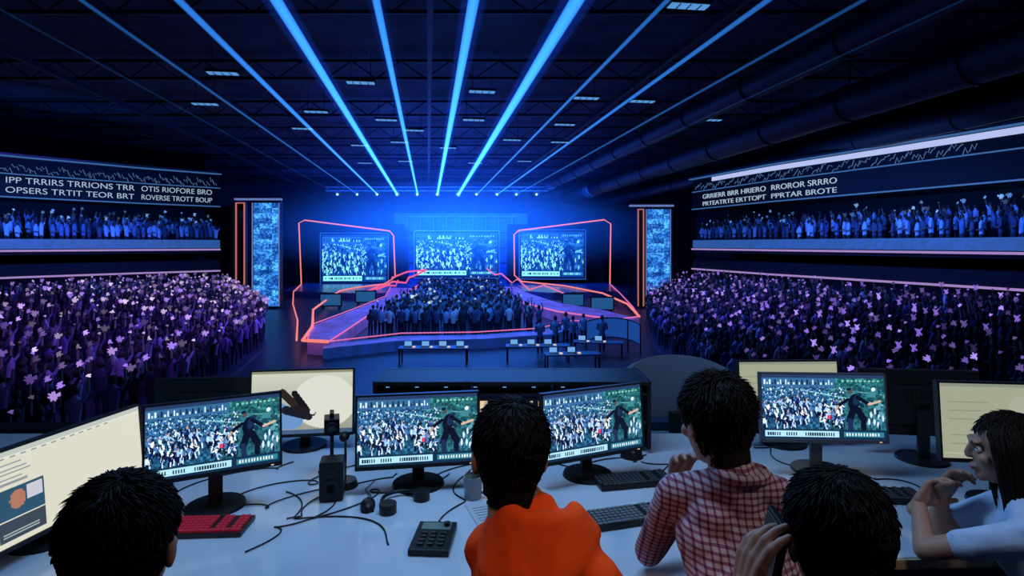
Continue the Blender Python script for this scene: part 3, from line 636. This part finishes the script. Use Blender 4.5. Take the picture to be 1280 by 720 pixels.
def plaidmat():
    m=mat('plaid_shirt',(.7,.6,.6),.9,bump=.3,bscale=8,bd=.03,spec=.2); nt=m.node_tree; p=nt.nodes['Principled BSDF']; tc=nt.nodes.new('ShaderNodeTexCoord'); sx=nt.nodes.new('ShaderNodeSeparateXYZ'); nt.links.new(tc.outputs['Object'],sx.inputs[0])
    def stripe(sock,per,wd):
        a=nt.nodes.new('ShaderNodeMath'); a.operation='MULTIPLY'; a.inputs[1].default_value=1/per; nt.links.new(sock,a.inputs[0])
        f=nt.nodes.new('ShaderNodeMath'); f.operation='FRACT'; nt.links.new(a.outputs[0],f.inputs[0])
        g=nt.nodes.new('ShaderNodeMath'); g.operation='LESS_THAN'; g.inputs[1].default_value=wd; nt.links.new(f.outputs[0],g.inputs[0]); return g.outputs[0]
    s1=stripe(sx.outputs[2],.017,.42); s2=stripe(sx.outputs[0],.019,.30)
    q=nt.nodes.new('ShaderNodeMath'); q.operation='ADD'; nt.links.new(s1,q.inputs[0]); nt.links.new(s2,q.inputs[1])
    h=nt.nodes.new('ShaderNodeMath'); h.operation='MULTIPLY'; h.inputs[1].default_value=.5; nt.links.new(q.outputs[0],h.inputs[0])
    r=nt.nodes.new('ShaderNodeValToRGB'); r.color_ramp.interpolation='CONSTANT'; e=r.color_ramp.elements; e[0].color=(.6,.5,.56,1); e[1].position=.4; e[1].color=(.33,.13,.18,1); n=e.new(.9); n.color=(.12,.03,.07,1)
    nt.links.new(h.outputs[0],r.inputs[0]); nt.links.new(r.outputs[0],p.inputs['Base Color']); return m
M_plaid=plaidmat()
def remesh(name,caps,mats,voxel,parent,smooth=5,fold=0):
    b=B()
    for a,c,ra,rb,l in caps: b.caps(a,c,ra,rb)
    o=b.build(name+'_src',[],recalc=False)
    r=o.modifiers.new('r','REMESH'); r.mode='VOXEL'; r.voxel_size=voxel
    s=o.modifiers.new('s','SMOOTH'); s.factor=.5; s.iterations=smooth
    dg=bpy.context.evaluated_depsgraph_get(); me=bpy.data.meshes.new_from_object(o.evaluated_get(dg)); me.name=name
    bpy.data.objects.remove(o,do_unlink=True)
    n=len(me.polygons); c=np.zeros(n*3); me.polygons.foreach_get('center',c); c=c.reshape(-1,3); best=np.full(n,1e9); lab=np.zeros(n,int)
    for a,q,ra,rb,l in caps:
        a=np.array(a);q=np.array(q);d=q-a;L=max(d@d,1e-9); t=np.clip(((c-a)@d)/L,0,1); dist=np.linalg.norm(c-a-t[:,None]*d,axis=1)-(ra+(rb-ra)*t)
        k=dist<best; best[k]=dist[k]; lab[k]=l
    me.materials.clear()
    for m in mats: me.materials.append(m)
    me.polygons.foreach_set('material_index',lab.astype(np.int32)); me.polygons.foreach_set('use_smooth',[True]*n); me.update()
    if fold:
        nv=len(me.vertices); co_=np.zeros(nv*3); me.vertices.foreach_get('co',co_); co_=co_.reshape(-1,3); no=np.zeros(nv*3); me.vertices.foreach_get('normal',no); no=no.reshape(-1,3)
        isc=np.zeros(nv,bool); 
        for p in me.polygons:
            if p.material_index==1:
                for vi in p.vertices: isc[vi]=True
        x,y,z_=co_.T; f=np.sin(38*z_+9*np.sin(11*x+3)+6*np.sin(13*y))*np.cos(14*x-9*y+5*np.sin(9*z_))+.6*np.sin(70*z_+30*x+5*np.sin(17*y))*np.sin(21*x+16*y)
        co_+= no*(f*fold*isc)[:,None]; me.vertices.foreach_set('co',co_.ravel()); me.update()
    ob=bpy.data.objects.new(name,me); COL.objects.link(ob); ob.parent=parent; return ob
def hand(name,W,d,nrm,side,curl,skin,parent,spread=.12):
    W=Vector(W); d=Vector(d).normalized(); n=Vector(nrm); n=(n-d*n.dot(d)).normalized(); s=d.cross(n)*side; C=[]
    def V(p): return tuple(p)
    kn=[]; 
    for i,(off,ln) in enumerate(((.032,.088),(.011,.092),(-.011,.088),(-.031,.08))):
        k=W+s*off+d*ln; kn.append(k); C.append((V(W+s*off*.55+d*.012),V(k),.015,.0115,0))
    C.append((V(W-d*.03),V(W+d*.03),.023,.021,0)); C.append((V(W+s*.022+d*.03),V(W+s*.028+d*.055),.017,.013,0))
    for i,(k,L) in enumerate(zip(kn,(.072,.08,.074,.058))):
        p=k; dd=(d+s*(.5-i/3)*spread*2).normalized(); cu=curl*(.8+.12*i)
        for j,(fr,ra,rb) in enumerate(((.45,.0105,.0095),(.31,.0095,.0085),(.24,.0085,.007))):
            ax=dd.cross(n); 
            dd=Matrix.Rotation(cu*(.55,.8,.55)[j],3,dd.cross(n).normalized())@dd if ax.length>1e-4 else dd
            q=p+dd*L*fr; C.append((V(p),V(q),ra,rb,0)); p=q
    t0=W+s*.024+d*.02; dd=(s*.75+d*.65+n*.25).normalized(); q=t0+dd*.042; C.append((V(t0),V(q),.0155,.0125,0)); dd=(s*.3+d*.85+n*(.3+.4*curl)).normalized(); r=q+dd*.032; C.append((V(q),V(r),.0115,.0105,0)); dd=(d*.8+n*(.4+.5*curl)).normalized(); C.append((V(r),V(r+dd*.024),.0105,.0085,0))
    return remesh(name,C,[skin],.0036,parent,3)
def head(H,yaw,pitch,skin,hairm,parent,long=False,roll=0,thick=1.0,seed=1,hs=1.0,puff=1.0):
    r=random.Random(seed); H=Vector(H); R=(Matrix.Rotation(math.radians(yaw),3,'Z')@Matrix.Rotation(math.radians(roll),3,'Y')@Matrix.Rotation(math.radians(pitch),3,'X'))
    T=lambda x,y,z: H+R@Vector((x,y,z)); made=[]
    b=B(); b.sph(T(0,-.012,.03),(.074,.094,.083),24,16,0,R); b.sph(T(0,.025,-.028),(.061,.068,.085),24,16,0,R); b.sph(T(0,.072,-.088),(.026,.022,.022),14,10,0,R)
    b.sph(T(0,.03,-.07),(.05,.055,.045),18,12,0,R)
    b.cyl(T(0,.092,.018),T(0,.108,-.018),.008,.011,10); b.sph(T(0,.103,-.022),(.015,.013,.010),12,8,0,R); b.sph(T(0,.083,.032),(.052,.018,.011),14,8,0,R)
    for s in(-1,1): b.sph(T(s*.077,-.005,-.01),(.011,.02,.031),14,10,0,R@Matrix.Rotation(s*.3,3,'Z')); b.sph(T(s*.042,.068,-.022),(.022,.02,.02),12,8,0,R)
    b.sph(T(0,.092,-.056),(.026,.012,.007),12,8,0,R); b.sph(T(0,.089,-.067),(.022,.012,.008),12,8,0,R)
    b.cyl(T(0,-.02,-.04),T(0,-.03,-.13),.052,.05,16)
    o=b.build('hsrc',[],recalc=False); m=o.modifiers.new('r','REMESH'); m.mode='VOXEL'; m.voxel_size=.0042; m=o.modifiers.new('s','SMOOTH'); m.factor=.5; m.iterations=4
    me=bpy.data.meshes.new_from_object(o.evaluated_get(bpy.context.evaluated_depsgraph_get())); bpy.data.objects.remove(o,do_unlink=True)
    me.materials.clear(); me.materials.append(skin); me.polygons.foreach_set('use_smooth',[True]*len(me.polygons)); ob=bpy.data.objects.new('head',me); COL.objects.link(ob); ob.parent=parent; made.append(ob)
    b=B()
    for s in(-1,1):
        b.sph(T(s*.031,.079,.006),(.0135,.0125,.0105),16,10,0,R); b.sph(T(s*.031,.0885,.006),(.006,.004,.006),12,8,1,R)
        b.tube([T(s*.016,.094,.026),T(s*.032,.093,.033),T(s*.048,.082,.026)],[.003,.0042,.002],6,2)
        b.tube([T(s*.018,.09,.013),T(s*.031,.093,.0175),T(s*.045,.083,.012)],[.0015,.002,.0015],5,2)
    b.sph(T(0,.0995,-.0575),(.021,.008,.0045),14,8,3,R); b.sph(T(0,.0975,-.066),(.018,.008,.0055),14,8,3,R)
    made.append(b.build('face_features',[M_eye,M_iris,hairm,M_lip],parent))
    b=B(); k=thick; c0=Vector((0,-.018,.030)); rx,ry,rz=.083*k,.1*k,.098*k
    def face_ok(p):
        if p.y>.045 and p.z<.07: return False
        if p.y>.0 and p.z<.0 : return False
        return p.z>(-.11 if p.y<-.04 else -.075)
    def shape(th,ph):
        st=math.sin(th); return c0+Vector((rx*st*math.cos(ph),ry*st*math.sin(ph),rz*math.cos(th)))*1.0 if math.cos(th)>-.2 else c0+Vector((rx*math.cos(ph)*max(st,.72)*.98,ry*math.sin(ph)*max(st,.70)*.95,rz*1.35*math.cos(th)+.07*rz))
    nu,nv=40,30; vv=[]; ff=[]
    for j in range(nv+1):
        for i in range(nu): vv.append(shape(math.pi*j/nv,2*math.pi*i/nu))
    for j in range(nv):
        for i in range(nu):
            q=(j*nu+i,(j+1)*nu+i,(j+1)*nu+(i+1)%nu,j*nu+(i+1)%nu)
            if all(face_ok(vv[a]) for a in q): ff.append(q)
    b.add([H+R@p for p in vv],ff,0,True)
    N=4200 if not long else 1700
    for _ in range(N):
        th=math.acos(r.uniform(-.97,1)); ph=r.uniform(0,2*math.pi); p=shape(th,ph)
        if not face_ok(p): continue
        n=(p-c0).normalized()
        crown=Vector((.01,-.05,.14)); dirn=(p-crown); dirn=(dirn-n*dirn.dot(n)); dirn=dirn.normalized() if dirn.length>.01 else Vector((r.uniform(-1,1),r.uniform(-1,1),0)).normalized()
        wv=.35*math.sin(p.x*60+seed)+.3*math.sin(p.z*50+p.y*40)
        dirn=(dirn+n.cross(dirn)*wv+Vector((r.uniform(-.25,.25),r.uniform(-.25,.25),r.uniform(-.15,.15)))).normalized()
        L=r.uniform(.018,.036)*(1.2 if p.z>.05 else .6); pts=[]; q=p.copy(); out=r.uniform(.0006,.0022 if p.z>.02 else .0012)*puff
        for t in range(4):
            pts.append(q.copy()+n*.001); q=q+dirn*L/4+n*out-n*(t*.0010)
        rad=[.0019,.0019,.0014,.0004]
        if long and p.z<.1 and p.y<.05:
            pts=pts[:2]; q=pts[-1].copy(); o_=Vector((q.x,q.y*.8-.01,0)).normalized()*r.uniform(.004,.018); ln=r.uniform(.2,.31)
            for t in range(1,7):
                f_=t/6; pts.append(q+o_*(1+math.sin(f_*4+ph))*.9+Vector((0,-.015*f_,-ln*f_))+Vector((r.uniform(-.002,.002),r.uniform(-.002,.002),0)))
            rad=[.0025,.004,.004,.004,.0038,.0035,.003,.001]
        b.tube([H+R@x for x in pts],rad[:len(pts)],4,0)
    made.append(b.build('hair',[hairm],parent,recalc=False))
    for o in made: o.scale=(hs,hs,hs); o.location=H*(1-hs)
def person(name,J,shirt,skin,hairm,headyaw,headpitch,bodyyaw,shw=.165,sleeve='long',hood=False,collar=False,hands=(),long=False,k=1.0,roll=0,thick=1.0,seed=1,hs=1.0,drop=.05,fold=.0018,puff=1.0):
    e=empty(name); V=Vector; y=math.radians(bodyyaw); fw=V((-math.sin(y),math.cos(y),0)); rt=V((math.cos(y),math.sin(y),0))
    nk=V(J['neck']); H=V(J['head']); pe=V(J['pelvis']); C=[]
    shL=V(J.get('shL',nk-rt*shw+V((0,0,-drop)))); shR=V(J.get('shR',nk+rt*shw+V((0,0,-drop))))
    mid=(shL+shR)/2
    def a(p,q,ra,rb,l): C.append((tuple(p),tuple(q),ra,rb,l))
    a(shL+rt*.0,shR,.062*k,.062*k,1)
    a(mid-V((0,0,.05))-fw*.02,(mid+pe)/2-fw*.01,.112*k,.115*k,1); a((mid+pe)/2-fw*.01,pe,.115*k,.12*k,1)
    for s in(-1,1):
        ch=mid+rt*s*.075-V((0,0,.09)); ws=(mid+pe)/2+rt*s*.055-V((0,0,.04)); pv=pe+rt*s*.075
        a(ch,ws,.105*k,.1*k,1); a(ws,pv,.1*k,.118*k,1)
        a(mid+rt*s*.08-fw*.02-V((0,0,.03)),mid+rt*s*.06-fw*.025-V((0,0,.17)),.078*k,.08*k,1)
        a(nk+rt*s*.03-V((0,0,.01)),(shR if s>0 else shL)+V((0,0,.005)),.055*k,.06*k,1)
    a(nk-V((0,0,.05)),nk+(H-nk)*.1,.068*k,.06,1); a(nk,H+V((0,0,-.05))-(H-nk)*.1-fw*.01,.052,.05,0)
    if hood:
        # loose hood: rolled rim round the neck falling to a soft pouch on the back
        R0=[]; N_=17
        for i in range(N_):
            t=math.pi*(-.12+1.24*i/(N_-1)); sn=math.sin(t)
            R0.append((nk+V((0,0,.035+.012*max(0,sn)))+rt*.084*math.cos(t)-fw*(.084*sn),nk+V((0,0,-.02-.075*max(0,sn)))+rt*.112*math.cos(t)-fw*(.128*sn)))
        for (p,p2),(q,q2) in zip(R0,R0[1:]):
            a(p,q,.024,.024,1); a(p2,q2,.034,.034,1); a(p,p2,.026,.034,1)
    if collar:
        pts=[nk+V((0,0,.03))+rt*.066*math.cos(t)-fw*.066*math.sin(t) for t in np.linspace(-.5,math.pi+.5,10)]
        for p,q in zip(pts,pts[1:]): a(p,q,.015,.015,1)
    for s,sh in(('L',shL),('R',shR)):
        el=V(J['el'+s]); wr=V(J['wr'+s])
        if sleeve=='long': a(sh,el,.06*k,.049*k,1); a(el,lerp(el,wr,.92),.049*k,.035,1); a(lerp(el,wr,.9),wr,.027,.025,0)
        else: m=lerp(sh,el,.62); a(sh,m,.06*k,.055*k,1); a(m,el,.04,.038,0); a(el,wr,.038,.025,0)
    knL=V(J.get('knL',pe-rt*.12+fw*.42+V((0,0,.0)))); knR=V(J.get('knR',pe+rt*.12+fw*.42+V((0,0,.0))))
    for s,kn in((-1,knL),(1,knR)):
        an=V((kn.x,kn.y,.1))+fw*J.get('foot',.05); hp=pe+rt*s*.09; a(hp,kn,.095*k,.066,2); a(kn,an,.062,.042,2); a(an-V((0,0,.045)),an+fw*.14-V((0,0,.06)),.042,.034,3)
    remesh('body',C,[skin,shirt,M_pants,M_shoe],.0075,e,9 if hood else 6,fold)
    head(H,headyaw,headpitch,skin,hairm,e,long,roll,thick,seed,hs,puff)
    for i,(W,d,n,sd,cu) in enumerate(hands): hand('hand_%d'%(i+1),W,d,n,sd,cu,skin,e)
    return e
person('man_in_orange_hoodie',dict(head=(-.007,1.43,1.325),neck=(.065,1.38,1.18),pelvis=(.18,1.12,.6),elL=(.03,1.66,.90),elR=(.32,1.52,.86),wrL=(.08,1.9,.79),wrR=(.22,1.9,.79)),
 M_orange,M_skin,M_hair,10,-8,-28,.14,hood=True,hands=[((.08,1.9,.79),(.1,1,-.15),(0,0,-1),-1,.35),((.22,1.9,.79),(-.1,1,-.15),(0,0,-1),1,.35)],seed=3,hs=1.08,drop=.1,roll=3,fold=.0024,puff=1.3)
stool(.18,1.12)
person('man_in_plaid_shirt',dict(head=(.60,1.70,1.325),neck=(.64,1.62,1.18),pelvis=(.70,1.33,.6),shL=(.49,1.72,1.10),shR=(.80,1.62,1.11),elL=(.46,1.93,.82),elR=(.93,1.78,.86),wrL=(.575,2.04,1.0),wrR=(.84,2.02,.8)),
 M_plaid,M_skin,M_hairb,18,-12,15,.165,collar=True,hands=[((.575,2.04,1.0),(.25,-.1,.9),(0,-1,0),1,.9),((.84,2.02,.8),(-.1,1,-.1),(0,0,-1),1,.3)],k=1.0,thick=1.06,seed=5,hs=1.08,fold=.003,puff=2.0)
stool(.70,1.33)
person('man_on_phone',dict(head=(.59,1.05,1.31),neck=(.62,.95,1.15),pelvis=(.72,.66,.6),elL=(.36,1.0,.94),elR=(.86,1.0,.88),wrL=(.415,1.04,1.2),wrR=(.78,1.2,.72),foot=.0,knL=(.6,.98,.56),knR=(.85,.98,.56)),
 M_navy,M_skin,M_hair,-5,-12,0,.17,hands=[((.415,1.04,1.2),(.22,.0,1),(1,.1,0),-1,.55),((.78,1.2,.72),(-.1,1,-.4),(0,0,-1),1,.4)],thick=1.02,seed=9,puff=.6)
stool(.72,.66)
b=B(); b.box((0,0,0),(.012,.072,.145),0); b.box((-.007,.0,.0),(.002,.064,.13),1); b.build('mobile_phone',[M_black,M_bezel],loc=(.485,1.075,1.275),rot=(.15,.12,0),bev=.003)
person('man_in_black_sweater',dict(head=(-.675,1.0,1.325),neck=(-.69,.93,1.18),pelvis=(-.70,.72,.6),elL=(-.98,1.1,.93),elR=(-.44,1.1,.92),wrL=(-.92,1.36,.78),wrR=(-.52,1.38,.78)),
 M_blackT,M_skind,M_hair,10,-8,5,.175,hands=[((-.92,1.36,.78),(0,1,-.2),(0,0,-1),-1,.4),((-.52,1.38,.78),(0,1,-.2),(0,0,-1),1,.4)],k=1.03,seed=12,puff=.9)
stool(-.70,.72)
person('woman_in_tshirt',dict(head=(1.68,1.96,1.15),neck=(1.70,1.92,1.0),pelvis=(1.80,1.74,.6),shL=(1.62,1.80,.935),shR=(1.77,2.03,.945),elL=(1.42,1.98,.80),elR=(1.60,2.17,.79),wrL=(1.49,2.11,.90),wrR=(1.575,2.11,.925),knL=(1.52,1.85,.56),knR=(1.62,2.1,.56)),
 M_tee,M_skin,M_hairb,62,-6,62,.14,sleeve='short',hands=[((1.49,2.11,.90),(.55,-.1,.75),(.3,-.9,0),1,.7),((1.575,2.11,.925),(.3,-.3,1),(.2,-.9,.1),-1,.8)],long=True,k=.88,seed=4)
stool(1.80,1.74)

# control-room lights
area('desk_fill_light',(-.2,2.5,3.3),(-.2,2.4,.7),1.8,.7,(.3,.58,1),46)  # added fill with no fixture modelled, gives the desk its blue-white light
area('people_key_light',(1.8,.6,2.9),(.7,1.7,1.1),.5,.5,(1,.86,.8),9)
spot('warm_spot_light',(-.5,.1,3.0),(.17,1.35,1.0),22,(1,.6,.45),42,.8,.15)
